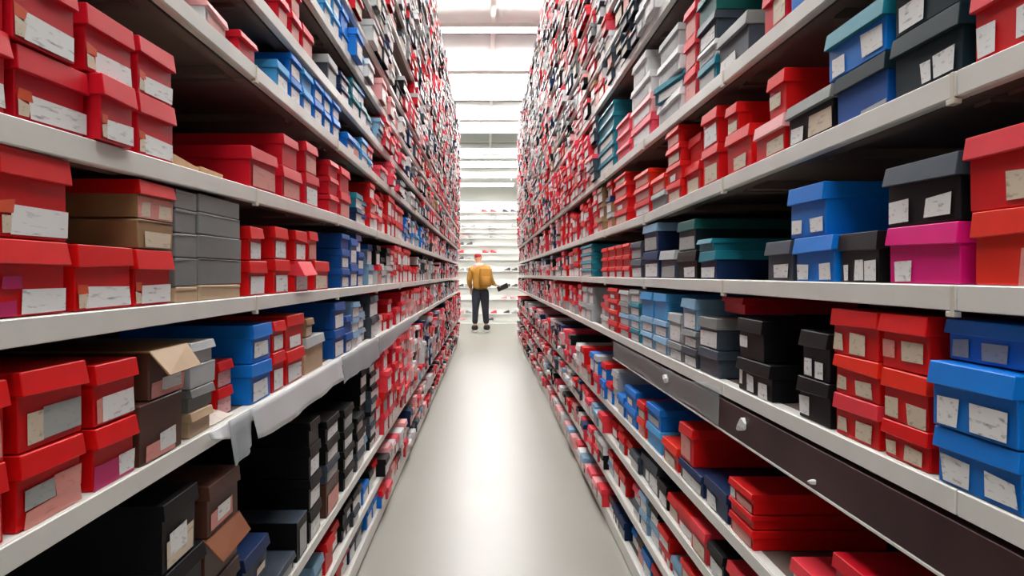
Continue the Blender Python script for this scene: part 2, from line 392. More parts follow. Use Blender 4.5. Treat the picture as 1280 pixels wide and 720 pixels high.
stack(R, 'A1', (789, 814, 'pink', .09, o_(st=BG)), (789, 814, 'palepink', .08, o_(st=BG)), (789, 813, 'white', .09, o_(st=GG)), (791, 808, 'white', .1, o_(st=GG)))
stack(R, 'A1', (771, 787, 'pink', .062, o_(st=NO)), (771, 787, 'pink', .062, o_(st=NO)), (771, 786, 'pink', .06, o_(st=NO)))
stack(R, 'A1', (748, 767, 'teal', .07, o_(st=BG)), (748, 767, 'teal', .07, o_(st=BG)), (748, 767, 'teal', .07, o_(st=BG)), (748, 767, 'teal', .07, o_(st=NO)), (748, 767, 'teal', .06, o_(st=NO)))
# ---- right, eye level
stack(R, 'B', (1212, 1345, 'orange', .097, o_(st=[(.5, .85, .0, .55, 'p')])), (1204, 1335, 'red', .102, o_(st=[(.42, .8, .1, .5, 'c')], lid='rose')))
stack(R, 'B', (1107, 1200, 'magenta', .089, o_(st=[(.08, .36, .03, .47, 'w')])), (1105, 1201, 'black', .097, o_(st=[(.03, .32, .06, .5, 'w'), (.56, .9, .1, .46, 'w')], lid='slate', note='with slate lid on the magenta box')))
stack(R, 'B', (1044, 1103, 'black', .088, o_(st=[(.08, .22, .03, .4, 'w'), (.4, .62, .04, .5, 'w'), (.66, .96, .04, .48, 'w')], yaw=-.06)))
stack(R, 'B', (992, 1043, 'blue', .09, o_(st=[(.04, .34, .04, .44, 'w'), (.62, .92, .04, .44, 'w')])), (985, 1031, 'blue', .105, o_(st=[(.05, .35, .08, .4, 'w'), (.6, .95, .08, .42, 'w')])))
stack(R, 'B', (957, 990, 'slate', .088, o_(st=[(.25, .85, .08, .46, 'w')])))
stack(R, 'B', (874, 895, 'navy', .082, o_(st=[(.05, .9, .06, .48, 'w')], lid='teal', d=.34, note='with teal lid')), (872, 891, 'teal', .036, o_(st=NO, d=.34)))
stack(R, 'B', (847, 871, 'black', .09, o_(st=[(.3, .9, .06, .5, 'w')], d=.34)), (847, 869, 'dark', .098, o_(st=[(.05, .95, .05, .55, 'g')], lid='green', d=.34, note='with green lid')))
stack(R, 'B', (825, 844, 'slate', .10, o_(st=[(.05, .95, .04, .5, 'g')], lid='palegrey')))
stack(R, 'B', (804, 823, 'navy', .105, o_(st=BG)), (804, 822, 'navy', .108, o_(st=GG, lid='ltblue')))
stack(R, 'B', (788, 802, 'slate', .08, o_(st=BG)), (788, 802, 'slate', .075, o_(st=GG)))
for a, b in ((778.5, 787), (769.5, 777.5), (760.5, 768.5), (752, 759.5)):
    stack(R, 'B', *[(a, b, 'red', .052, o_(st=BG if k == 0 else NO)) for k in range(3)])
stack(R, 'B', *[(726, 740, 'teal', .05, o_(st=BG)) for k in range(4)])
# ---- right, shelf above the brown board
stack(R, 'C', (1166, 1278, 'blue', .080, o_(st=[(.06, .42, .06, .6, 'w'), (.62, .96, .1, .56, 'w')], rec=.0)), (1160, 1272, 'blue', .092, o_(st=[(.06, .34, .04, .56, 'w'), (.5, .9, .06, .58, 'w')], rec=-.006)), (1180, 1300, 'blue', .058, o_(st=[(.05, .25, .1, .6, 'g'), (.42, .7, .1, .6, 'g')], rec=.02)))
stack(R, 'C', (1101, 1162, 'red', .060, o_(st=TC)), (1101, 1161, 'red', .082, o_(st=[(.04, .36, .06, .5, 'c'), (.55, .98, .0, .48, 'c')], lid='orange')), (1099, 1162, 'red', .088, o_(st=[(.02, .3, .22, .6, 'p'), (.45, .88, .2, .62, 'c')])))
stack(R, 'C', (1041, 1099, 'red', .076, o_(st=TC, lid='rose')), (1041, 1099, 'red', .07, o_(st=TC, lid='orange')), (1038, 1098, 'red', .084, o_(st=[(.02, .24, .1, .55, 'c'), (.38, .72, .06, .58, 'c')])))
stack(R, 'C', (996, 1038, 'black', .086, o_(st=[(.02, .36, .1, .62, 'w')])), (1000, 1037, 'black', .095, o_(st=[(.06, .36, .04, .48, 'w'), (.5, .78, .02, .46, 'w')])))
stack(R, 'C', (921, 964, 'black', .084, o_(st=[(.03, .14, .2, .7, 'w'), (.26, .5, .06, .62, 'w'), (.62, .9, .0, .5, 'w')])), (922, 954, 'black', .10, o_(st=[(.04, .34, .3, .64, 'w')])), (903, 930, 'crimson', .045, o_(st=NO, rec=.05, note='lying in the shade')))
stack(R, 'C', (873, 898, 'slate', .078, o_(st=NO)), (873, 897, 'slate', .09, o_(st=[(.05, .95, .04, .62, 'w')], lid='grey', note='with grey lid, white end')))
stack(R, 'C', (853, 871, 'slate', .06, o_(st=BG)), (853, 871, 'grey', .055, o_(st=BG)), (852, 870, 'ltblue', .10, o_(st=BG)))
stack(R, 'C', (835, 852, 'grey', .06, o_(st=BG)), (835, 851, 'palegrey', .10, o_(st=BG)))
stack(R, 'C', (817, 833.5, 'ltblue', .062, o_(st=BG)), (817, 833.5, 'ltblue', .06, o_(st=BG)), (817, 833, 'skyblue', .10, o_(st=NO)))
stack(R, 'C', (801, 815.5, 'ltblue', .062, o_(st=BG)), (801, 815.5, 'ltblue', .06, o_(st=BG)), (801, 815, 'skyblue', .10, o_(st=NO)))
stack(R, 'C', *[(787, 799, ('teal', 'ltblue', 'teal', 'palegrey')[k], .056, o_(st=BG)) for k in range(4)])
stack(R, 'C', *[(774, 786, ('crimson', 'ltblue', 'grey', 'palegrey')[k], .054, o_(st=BG)) for k in range(4)])
stack(R, 'C', *[(760, 772, 'red', .055, o_(st=ON)) for k in range(4)])
# ---- right, shelf below the brown board
stack(R, 'D', (1040, 1108, 'crimson', .08, o_(st=BC)), (1040, 1108, 'crimson', .078, o_(st=BC)))
stack(R, 'D', (988, 1034, 'crimson', .078, o_(st=[(.02, .4, .1, .7, 'w')], lid='rose')))
stack(R, 'D', (911, 941, 'red', .05, o_(st=PK, d=.34)), (911, 941, 'red', .036, o_(st=NO, d=.34)), (911, 941, 'red', .05, o_(st=[(.0, .2, .0, .6, 'w'), (.3, .95, .0, .5, 'p')], d=.34)))
stack(R, 'D', (880, 909, 'navy', .082, o_(st=[(.1, .5, .05, .6, 'w')])))
stack(R, 'D', (849, 878, 'navy', .065, o_(st=BG)), (849, 866, 'red', .12, o_(st=[(.05, .8, .1, .8, 'p')], d=.34)))
stack(R, 'D', (828, 847, 'red', .083, o_(st=[(.1, .8, .05, .5, 'c')], lid='orange')))
stack(R, 'D', (808, 826, 'skyblue', .085, o_(st=NO)), (808, 825, 'blue', .08, o_(st=[(.1, .9, .1, .5, 'g')])))
stack(R, 'D', (796.5, 806, 'orange', .07, o_(st=PK)), (796.5, 806, 'red', .07, o_(st=BC)))
stack(R, 'D', (781, 795, 'blue', .08, o_(st=ON)), (781, 795, 'blue', .08, o_(st=ON)))

# ---- everything further along, and the low shelves: in runs of colour
MIX_MID = ['red']*4+['rose', 'rose', 'crimson', 'black', 'black', 'slate', 'navy', 'white', 'palegrey', 'palepink', 'pink', 'kraft', 'teal', 'brown']
MIX_FAR = ['red', 'rose', 'rose', 'crimson', 'palepink', 'palepink', 'palepink', 'pink', 'white', 'white', 'palegrey', 'black', 'black', 'slate', 'navy', 'brown', 'ltblue']
MIX_HI = ['palegrey', 'white', 'grey', 'slate', 'black', 'black', 'pink', 'white', 'palepink', 'palegrey', 'rose', 'navy', 'slate', 'crimson']
MIX_LO = ['red']*5+['blue', 'navy', 'black', 'rose', 'slate', 'ltblue', 'pink', 'palegrey', 'brown']
HINT = {
    (L, 'A'): [(442, 462, ['teal', 'deepblue']), (462, 505, ['red', 'rose', 'red']), (505, 534, ['blue', 'ltblue', 'slate'])],
    (L, 'B'): [(447, 462, ['deepblue', 'ltblue']), (462, 490, ['black', 'palegrey', 'crimson']), (490, 522, ['red', 'rose']), (522, 545, ['black', 'slate', 'palegrey'])],
    (L, 'C'): [(441, 476, ['slate', 'black', 'palegrey', 'ltblue']), (476, 540, ['red', 'rose', 'crimson', 'palepink'])],
    (L, 'A1'): [(425, 456, ['blue', 'skyblue']), (456, 492, ['pink', 'palepink', 'rose']), (492, 520, ['slate', 'black', 'palegrey'])],
    (L, 'A2'): [(450, 475, ['teal', 'ltblue', 'blue']), (475, 500, ['rose', 'pink'])],
    (L, 'A3'): [(436, 450, ['blue', 'skyblue']), (450, 500, ['palegrey', 'palepink', 'white'])],
    (L, 'D'): [(455, 470, ['ltblue', 'slate', 'black']), (470, 510, ['pink', 'red', 'rose', 'crimson'])],
    (L, 'E'): [(380, 420, ['red', 'navy', 'slate']), (420, 450, ['navy', 'slate', 'ltblue', 'black'])],
    (L, 'Z'): [(420, 470, ['navy', 'blue', 'slate'])],
    (R, 'A'): [(700, 766, ['red', 'rose', 'red', 'crimson'])],
    (R, 'A1'): [(690, 746, ['red', 'pink', 'rose', 'palepink'])],
    (R, 'B'): [(741, 751, ['slate', 'red']), (700, 725, ['pink', 'red', 'slate'])],
    (R, 'C'): [(690, 759, ['red', 'rose', 'pink', 'palegrey'])],
    (R, 'D'): [(740, 781, ['red', 'blue', 'rose', 'palegrey'])],
}
def y_to_px(side, y):
    return VX+side*F*(XL if side < 0 else XR)/y

def fill():
    rnd = random.Random(21)
    for side in (L, R):
        lv = sorted(LEV[side].items(), key=lambda p: p[1])
        for i, (lev, z) in enumerate(lv):
            gap = (lv[i+1][1]-z if i+1 < len(lv) else .25)-(.050 if z < 1 else .034)
            if side > 0 and lev == 'D': gap = .25
            mine = [b for s in stacks if s['side'] == side and s['lev'] == lev for b in s['boxes']]
            X0 = XL if side < 0 else XR
            yin = max(F*abs(z+(gap if z < 0 else 0))/(343 if z > 0 else 377), F*X0/(600 if side < 0 else 660))
            y = max([b['y']+b['w']/2+.008 for b in mine] or [max(.9, yin-.1)])
            if not mine: y = max(.9, yin-.12)
            run, run_left, hcur = None, 0, .09
            while y < YEND-.25:
                px = y_to_px(side, y)
                pal = None
                for a, b, p in HINT.get((side, lev), []):
                    if a <= px <= b: pal = p
                if pal is None:
                    pal = MIX_HI if z > 1.1 else (MIX_MID if z > -.7 else MIX_LO)
                    if z <= 1.1 and y > 4.5: pal = MIX_FAR
                    if .45 < z <= 1.1: pal = MIX_MID+MIX_HI
                if run_left <= 0:
                    run = rnd.choice(pal); run_left = rnd.choice([1, 1, 2, 3] if y < 8 else [1, 1, 1, 2]); hcur = rnd.choice([.075, .085, .095, .105, .06])
                    if rnd.random() < .05 and y > 3: y += rnd.uniform(.1, .35)
                if side < 0 and lev == 'A5' and 5.0 < y < 6.7: y = 6.7
                run_left -= 1
                w = rnd.uniform(.165, .215)
                zz = shelf_z(side, lev, y+w/2)+.0012
                n = max(1, int(gap/(hcur+.0012)))
                if rnd.random() < .22: n = max(1, n-1)
                h = min(hcur*1.12, (gap-.006)/n) if rnd.random() < .6 else hcur
                n = min(n, int(gap/(h+.0012))) or 1
                rec = .006 if rnd.random() < .7 else rnd.uniform(.0, .04)
                lst = []
                for k in range(n):
                    col = run if rnd.random() < .72 else rnd.choice(pal)
                    lidc = col if y < 4 or rnd.random() < .75 else rnd.choice(pal)
                    st = rnd.choice(RND)
                    if y > 3.6: st = rnd.choice(FARHI if z > .7 else FARMID)
                    elif col in ('red', 'rose', 'crimson', 'pink'): st = rnd.choice([BG, BC, PK, ON, NL, TW, NO])
                    r2 = max(0, rec+rnd.uniform(-.004, .012)) if z < .9 and (y < 4.5 or lev in ('A', 'B', 'C')) else rnd.uniform(-.032, .004)
                    lst.append(dict(side=side, lev=lev, w=w-rnd.uniform(0, .012), d=rnd.uniform(.29, .33), h=h, lt=min(.03, h*.33), color=col, lid=lidc, st=st,
                                    y=y+w/2, z=zz, rec=r2, hand=False, open=None, note=None, yaw=0))
                    zz += h+.0012
                stacks.append(dict(side=side, lev=lev, y=y+w/2, boxes=lst))
                y += w+.004
fill()
for s in stacks:
    lv = sorted(LEV[s['side']].values()); b = s['boxes'][0]; t = s['boxes'][-1]
    up = [v for v in lv if v > LEV[s['side']][s['lev']]+.01]
    if up and b['hand']:
        free = up[0]-LIPH-.012-(t['z']+t['h'])
        if free < 0: print('TALL', s['side'], s['lev'], round(s['y'], 2), round(free, 3), t['color'])

def world(b):
    X0 = (XL if b['side'] < 0 else XR)+b['rec']
    m = Matrix.Translation((b['side']*X0, b['y'], H+b['z']))
    sl = (shelf_z(b['side'], b['lev'], b['y']+.03)-shelf_z(b['side'], b['lev'], b['y']-.03))/.06
    m = m @ Matrix.Rotation(math.atan(sl), 4, 'X')
    if sl or b['lev'] == 'A':
        b0 = shelf_z(b['side'], b['lev'], b['y']); up = max(shelf_z(b['side'], b['lev'], b['y']+e*b['w']/2)-b0-sl*e*b['w']/2 for e in (-1, 1))
        m = Matrix.Translation((0, 0, max(0, up)+.0006)) @ m
    return m @ Matrix.Rotation((-math.pi/2 if b['side'] > 0 else math.pi/2)+b['yaw'], 4, 'Z')

# number the stacks along every shelf, pick the 300 boxes that show largest
by = {}
for s in stacks: by.setdefault((s['side'], s['lev']), []).append(s)
for k, v in by.items():
    v.sort(key=lambda s: s['y'])
    for i, s in enumerate(v):
        for j, b in enumerate(s['boxes']):
            b['nth'] = i+1; b['pos'] = j; b['n'] = len(s['boxes'])
allb = [b for s in stacks for b in s['boxes']]
def shown(b):
    side = b['side']; X0 = XL if side < 0 else XR
    ya, yb = max(b['y']-b['w']/2, .3), b['y']+b['w']/2
    xs = sorted((VX+side*F*X0/ya, VX+side*F*X0/yb))
    w = min(xs[1], 1280)-max(xs[0], 0)
    t = sorted((VY-F*b['z']/b['y'], VY-F*(b['z']+b['h'])/b['y']))
    h = min(t[1], 720)-max(t[0], 0)
    return max(0, w)*max(0, h)
for b in allb: b['area'] = shown(b)
allb = [b for b in allb if b['area'] > 0]
allb.sort(key=lambda b: (not b['hand'], -b['area']))
LIMIT = 300
single, rest = allb[:LIMIT], allb[LIMIT:]

def look(b):
    c = WORD[b['color']]
    n = b['note']
    if n:
        return '%s box %s' % (c, n) if not n.startswith('flat,') else 'flat %s box%s' % (c, n[5:])
    if b['lid'] != b['color']: return '%s box with %s lid' % (c, WORD[b['lid']])
    ks = [s[4] for s in b['st']]
    if not ks: return 'plain %s box' % c
    k = ks[0]
    return '%s box with %s %s' % (c, STW[k], 'stickers' if len(ks) > 1 and b['st'] is not NN else 'sticker')

def words_n(t): return len([w for w in t.replace(',', ' ').split() if w])
def full_label(b):
    n, p = b['n'], b['pos']
    st = ordw(b['nth'])
    if n == 1: pos = 'alone, %s along' % st
    else:
        w = 'bottom' if p == 0 else 'top' if p == n-1 else 'middle' if n == 3 else ORD[p+1]
        pos = '%s of %s stack' % (w, st)
    t = '%s, %s on %s' % (look(b), pos, shelf_name(b['side'], b['lev']))
    if words_n(t) > 16:
        t = '%s box, %s on %s' % (WORD[b['color']], pos, shelf_name(b['side'], b['lev']))
    return t

def quad_box_mesh(name, vs, m, bev):
    mb = MB(); mb.add(vs, BOXF); return mb.mesh(name, [m], bev)

for i, b in enumerate(single):
    rnd = random.Random(100+i)
    body, lid = geo(b['w'], b['d'], b['h'], b['lt'], 100+i)
    o = link('shoe_box', quad_box_mesh('shoe_box', body, M[b['color']], .0015))
    o.matrix_world = world(b)
    tag(o, full_label(b), 'box', 'shoe boxes on the %s' % shelf_name(b['side'], b['lev']))
    if b['open'] == 'flap':      # the lid is a hinged leaf that hangs out over the end
        w, h = b['w'], b['h']-.0034; mb = MB()
        lw = w/2-.002
        mb.add([(-lw, .0, h), (lw, .0, h), (lw, b['d'], h), (-lw, b['d'], h), (-lw, 0, h+.003), (lw, 0, h+.003), (lw, b['d'], h+.003), (-lw, b['d'], h+.003)], BOXF)
        a = .032; t = .003; dz = .04
        mb.add([(-lw*.96, -a, h-dz), (lw*.96, -a*.8, h-dz), (lw, .0, h), (-lw, .0, h), (-lw*.96, -a-t, h-dz+.002), (lw*.96, -a*.8-t, h-dz+.002), (lw, 0, h+t), (-lw, 0, h+t)], BOXF)
        me = mb.mesh('lid', [M[b['lid']]])
    elif b['open'] == 'droop':
        w, h = b['w'], b['h']; mb = MB(); lw = w/2-.001
        mb.add([(-lw, -.03, h-.048), (lw, -.028, h-.044), (lw, b['d']-.04, h-.03), (-lw, b['d']-.04, h-.03), (-lw*.95, -.006, h-.002), (lw*.95, -.006, h), (lw*.97, b['d']-.04, h), (-lw*.97, b['d']-.04, h)], BOXF)
        me = mb.mesh('lid', [M[b['lid']]], .001)
    else:
        me = quad_box_mesh('lid', lid, M[b['lid']], .0012)
    lo = link('lid', me, o)
    if b['lid'] != b['color']: lo['label'] = WORD[b['lid']]+' lid'
    for q, (vs, uv, k) in enumerate(sticker_quads(b['st'], b['w'], b['h'], b['lt'], rnd)):
        mb = MB(); vs = [(x, y-.0003*q, z) for x, y, z in vs]
        mb.add(vs, [(0, 1, 2, 3)], 0, [uv])
        so = link('sticker', mb.mesh('sticker', [ST[k]]), o); so['label'] = STW[k]+' sticker'

# the thousands further along: nobody could count them
keys = list(PAL)+['s_'+k for k in ST]
idx = {k: i for i, k in enumerate(keys)}
mb = MB()
SIDEF = [(0, 1, 5, 4), (1, 2, 6, 5), (3, 0, 4, 7), (4, 5, 6, 7)]
for i, b in enumerate(rest):
    rnd = random.Random(9000+i)
    m = world(b)
    body, lid = geo(b['w'], b['d'], b['h'], b['lt'], 5000+i)
    tr = lambda vs: [tuple(m @ Vector(v)) for v in vs]
    mb.add(tr(body), SIDEF[:3], idx[b['color']])
    mb.add(tr(lid), SIDEF+[(0, 3, 2, 1)], idx[b['lid']])
    for vs, uv, k in sticker_quads(b['st'], b['w'], b['h'], b['lt'], rnd):
        mb.add(tr(vs), [(0, 1, 2, 3)], idx['s_'+k], [uv])
me = mb.mesh('shoe_box_mass', [M[k] for k in PAL]+[ST[k] for k in ST])
o = link('shoe_box_mass', me)
tag(o, 'countless small shoe boxes packing the far and high shelves of both racks', 'boxes', None, 'stuff')
print('boxes', len(single), len(rest))

# ------------------------------------------------------------------ things on and along the shelves
def sheet(name, pts_top, pts_bot, m, thick=.0012, nv=6, wav=.004, seed=1):
    """a thin hanging sheet between two polylines, with folds"""
    rnd = random.Random(seed); n = len(pts_top); vs = []
    for i in range(n):
        for j in range(nv+1):
            t = j/nv
            a, b2 = Vector(pts_top[i]), Vector(pts_bot[i])
            p = a.lerp(b2, t)
            p.x += (1 if p.x < 0 else -1)*(wav*t*math.sin(i*1.3+seed)+rnd.uniform(0, wav*.5)*t)
            vs.append(p)
    fs = [(i*(nv+1)+j, (i+1)*(nv+1)+j, (i+1)*(nv+1)+j+1, i*(nv+1)+j+1) for i in range(n-1) for j in range(nv)]
    me = bpy.data.meshes.new(name); me.from_pydata([tuple(v) for v in vs], [], fs); me.materials.append(m)
    me.polygons.foreach_set('use_smooth', [True]*len(me.polygons))
    o = link(name, me); md = o.modifiers.new('t', 'SOLIDIFY'); md.thickness = thick
    return o

def film_mat(name, rgb, clear):
    m = bpy.data.materials.new(name); m.use_nodes = True; nt = m.node_tree
    b = nt.nodes['Principled BSDF']; b.inputs['Base Color'].default_value = (*lin(rgb), 1); b.inputs['Roughness'].default_value = .3
    t = nt.nodes.new('ShaderNodeBsdfTransparent'); mx = nt.nodes.new('ShaderNodeMixShader'); mx.inputs[0].default_value = clear
    out = nt.nodes['Material Output']
    nt.links.new(b.outputs[0], mx.inputs[1]); nt.links.new(t.outputs[0], mx.inputs[2]); nt.links.new(mx.outputs[0], out.inputs[0])
    return m
FILM = film_mat('white_film', (224, 226, 230), .12)
FILM2 = film_mat('thin_clear_film', (196, 204, 210), .5)
def film(px0, px1, z_bot, m, label, seed, n=14):
    ya, yb = F*XL/(VX-px0), F*XL/(VX-px1)
    top, bot = [], []
    for i in range(n+1):
        t = i/n; y = ya+(yb-ya)*t
        zb = z_bot(t)
        top.append((-XL+.0065, y, H-.329)); bot.append((-XL+.014, y+.01*(1-2*t), H+zb))
    o = sheet('hanging_film', top, bot, m, .0008, 6, .005, seed)
    tag(o, label, 'plastic film', 'film on the left shelf')
film(256, 281, lambda t: -.345-.02*t, FILM, 'short strip of white film wrapping left shelf lip beside the brown boxes', 5, 6)
film(281.5, 310, lambda t: -.437+.028*abs(t-.25), FILM2, 'greyish torn film tongue hanging lowest from left shelf lip', 1, 8)
film(311, 424, lambda t: -.425+.01*t+(.02*(1-t*8) if t < .12 else 0), FILM, 'long opaque white film sheet draped over left shelf lip', 2)
film(425, 470, lambda t: -.437+.006*math.sin(7*t), FILM2, 'thin clear film with curled loop hanging past the white sheet', 3)
film(471, 522, lambda t: -.43+.07*t, FILM2, 'thin clear film tapering away along the far part of left lip', 4)

# crumpled paper on the left film-draped shelf, cardboard flap on the shelf above
def crumple(name, loc, sx, sy, sz, m, seed, n=9):
    rnd = random.Random(seed); vs = []; fs = []
    for i in range(n):
        for j in range(n):
            e = min(i, j, n-1-i, n-1-j)/(n/2)
            vs.append((sx*(i/(n-1)-.5), sy*(j/(n-1)-.5), sz*(rnd.uniform(.15, 1)*min(1, e*2+.1))))
    fs = [(i*n+j, (i+1)*n+j, (i+1)*n+j+1, i*n+j+1) for i in range(n-1) for j in range(n-1)]
    me = bpy.data.meshes.new(name); me.from_pydata(vs, [], fs); me.materials.append(m)
    o = link(name, me, None, loc); md = o.modifiers.new('t', 'SOLIDIFY'); md.thickness = .0015; md.offset = 1
    return o
PAPER = mat('crumpled_tissue', (232, 218, 208), .7)
o = crumple('tissue_paper', (-XL-.05, 1.87, H-.329), .075, .22, .022, PAPER, 3)
tag(o, 'crumpled pale tissue paper at the lip beside the blue boxes', 'paper')
CARD = mat('tan_cardboard', (206, 166, 126), .7, .2, .1, 20)
mbx = MB()
mbx.add([(.0, 0, .004), (.22, 0, .004), (.22, .2, .0), (.0, .2, 0), (.0, 0, .026), (.22, 0, .03), (.22, .2, .012), (.0, .2, .010)], BOXF)
mbx.add([(.0, .19, .0), (.225, .19, .0), (.228, .33, .0), (.0, .33, .0), (.0, .19, .014), (.225, .19, .016), (.228, .33, .012), (.0, .33, .004)], BOXF)
o = link('cardboard_sheet', mbx.mesh('cardboard_sheet', [CARD], .001), None, (-XL-.25, 1.60, H+.2105)); o.rotation_euler.x = .0195
tag(o, 'flattened tan cardboard lying in the gap on left first shelf above eye-level', 'cardboard')

# brown board under the right shelf, with torn paper on it
BR = bpy.data.materials.new('brown_board'); BR.use_nodes = True
nt = BR.node_tree; b_ = nt.nodes['Principled BSDF']; b_.inputs['Roughness'].default_value = .45; b_.inputs['Specular IOR Level'].default_value = .15
n1 = nt.nodes.new('ShaderNodeTexNoise'); n1.inputs['Scale'].default_value = 1.6; n1.inputs['Detail'].default_value = 6
tc = nt.nodes.new('ShaderNodeTexCoord'); cr = nt.nodes.new('ShaderNodeValToRGB')
cr.color_ramp.elements[0].position = .38; cr.color_ramp.elements[0].color = (*lin((48, 22, 28)), 1)
cr.color_ramp.elements[1].position = .66; cr.color_ramp.elements[1].color = (*lin((76, 50, 52)), 1)
nt.links.new(tc.outputs['Object'], n1.inputs['Vector']); nt.links.new(n1.outputs['Fac'], cr.inputs[0]); nt.links.new(cr.outputs[0], b_.inputs['Base Color'])
y0, y1 = .55, F*XR/(766-VX)
root = empty('fascia_board', (XR, y0, H-.345))
tag(root, 'long dark brown board fixed under the lip of the right shelf', 'board')
mbx = MB(); mbx.box(.001, .019, 0, y1-y0, -.086, -.001)
link('panel', mbx.mesh('panel', [BR], .001), root)
mbx = MB(); mbx.box(-.001, .020, 0, y1-y0, -.091, -.0865)
o = link('edge_strip', mbx.mesh('edge_strip', [WHITE]), root); o['label'] = 'thin white lower edge strip'
FILM3 = film_mat('greyish_clear_film', (186, 192, 194), .80)  # mostly clear film with a pale grey tint
ft, fb = [], []
for i in range(13):
    t = i/12; y = 2.35+(y1-.05-2.35)*t
    ft.append((XR-.0032, y, H-.338+.006*math.sin(i*2.1)+(.03*(1-t*4) if t < .25 else 0)-.008)); fb.append((XR-.0032, y, H-.425+.004*math.sin(i)))
o = sheet('hanging_film', ft, fb, FILM3, .0006, 5, .003, 8)
tag(o, 'greyish clear film taped over the far half of the brown board', 'plastic film', 'film on the right board')
WP = mat('torn_white_paper', (226, 226, 228), .5)
def torn(px, py, s, seed, label):
    y = F*XR/(px-VX); z = H-(py-VY)*y/F
    rnd = random.Random(seed); mbx = MB(); ring = []
    for k in range(9):
        a = k*2*math.pi/9; r = s*rnd.uniform(.6, 1.15)
        ring.append((-.002-rnd.uniform(.0, .012), math.cos(a)*r*1.3, math.sin(a)*r))
    vs = [(-.016, 0, 0)]+ring+[(0, v[1], v[2]) for v in ring]
    fs = [(0, 1+(k+1) % 9, 1+k) for k in range(9)]+[(1+k, 1+(k+1) % 9, 10+(k+1) % 9, 10+k) for k in range(9)]
    mbx.add(vs, fs)
    o = link('torn_paper', mbx.mesh('torn_paper', [WP]), None, (XR-.0002, y, z))
    tag(o, label, 'paper scrap')
torn(929, 531, .022, 4, 'larger torn white paper scrap on the brown board below the black boxes')
torn(834, 474, .017, 5, 'smaller torn white paper scrap on the brown board below the grey box')
torn(1019, 602, .006, 6, 'tiny white fleck on the brown board under the red boxes')

# ------------------------------------------------------------------ floor, ceiling, walls
def struct(name, mbx, mats, bevel=0):
    o = link(name, mbx.mesh(name, mats, bevel)); o['kind'] = 'structure'; return o
FL = bpy.data.materials.new('polished_floor'); FL.use_nodes = True
nt = FL.node_tree; b_ = nt.nodes['Principled BSDF']
tc = nt.nodes.new('ShaderNodeTexCoord'); n1 = nt.nodes.new('ShaderNodeTexNoise'); n1.inputs['Scale'].default_value = 1.3; n1.inputs['Detail'].default_value = 5
mp = nt.nodes.new('ShaderNodeMapping'); mp.inputs['Scale'].default_value = (.5, 2.2, 1)
r1 = nt.nodes.new('ShaderNodeMapRange'); r1.inputs[3].default_value = .31; r1.inputs[4].default_value = .40
cr = nt.nodes.new('ShaderNodeValToRGB'); cr.color_ramp.elements[0].color = (*lin((142, 141, 131)), 1); cr.color_ramp.elements[1].color = (*lin((154, 153, 144)), 1)
L_ = nt.links.new
L_(tc.outputs['Object'], mp.inputs[0]); L_(mp.outputs[0], n1.inputs['Vector']); L_(n1.outputs['Fac'], r1.inputs[0]); L_(r1.outputs[0], b_.inputs['Roughness'])
L_(n1.outputs['Fac'], cr.inputs[0]); L_(cr.outputs[0], b_.inputs['Base Color'])
b_.inputs['Specular IOR Level'].default_value = .36
CZ = 5.5
mbx = MB(); mbx.box(-6, 6, -4, 40, -.1, 0); struct('floor', mbx, [FL])
WALLM = mat('white_wall_paint', (236, 236, 232), .6)
CEIL = mat('ceiling_panels', (228, 229, 227), .7)
GRY = mat('grey_ceiling_band', (188, 190, 188), .7)
mbx = MB(); mbx.box(-6, 6, -4, 40, CZ, CZ+.1); struct('ceiling', mbx, [CEIL])
mbx = MB(); mbx.box(-6, 6, 38, 38.1, 0, CZ); struct('wall_back', mbx, [WALLM])
mbx = MB(); mbx.box(-6, 6, -4.1, -4, 0, CZ); struct('wall_front', mbx, [WALLM])
mbx = MB(); mbx.box(-6.1, -6, -4, 40, 0, CZ); struct('wall_left', mbx, [WALLM])
mbx = MB(); mbx.box(6, 6.1, -4, 40, 0, CZ); struct('wall_right', mbx, [WALLM])
dYc = (CZ-H)*F
for i, (a, b2, dz) in enumerate([(40, 62, .05), (125, 136, .05), (163, 175, .05), (178, 184, .05), (193, 208, .05)]):
    ya, yb = dYc/(VY-a), dYc/(VY-b2)
    mbx = MB(); mbx.box(-3, 3, ya, yb, CZ-dz, CZ-.0005); struct('trim_%d' % (i+1), mbx, [GRY])
mbx = MB(); mbx.box(.06, .13, 10, 27.2, CZ-.12, CZ-.051); o = struct('trim_6', mbx, [WALLM])

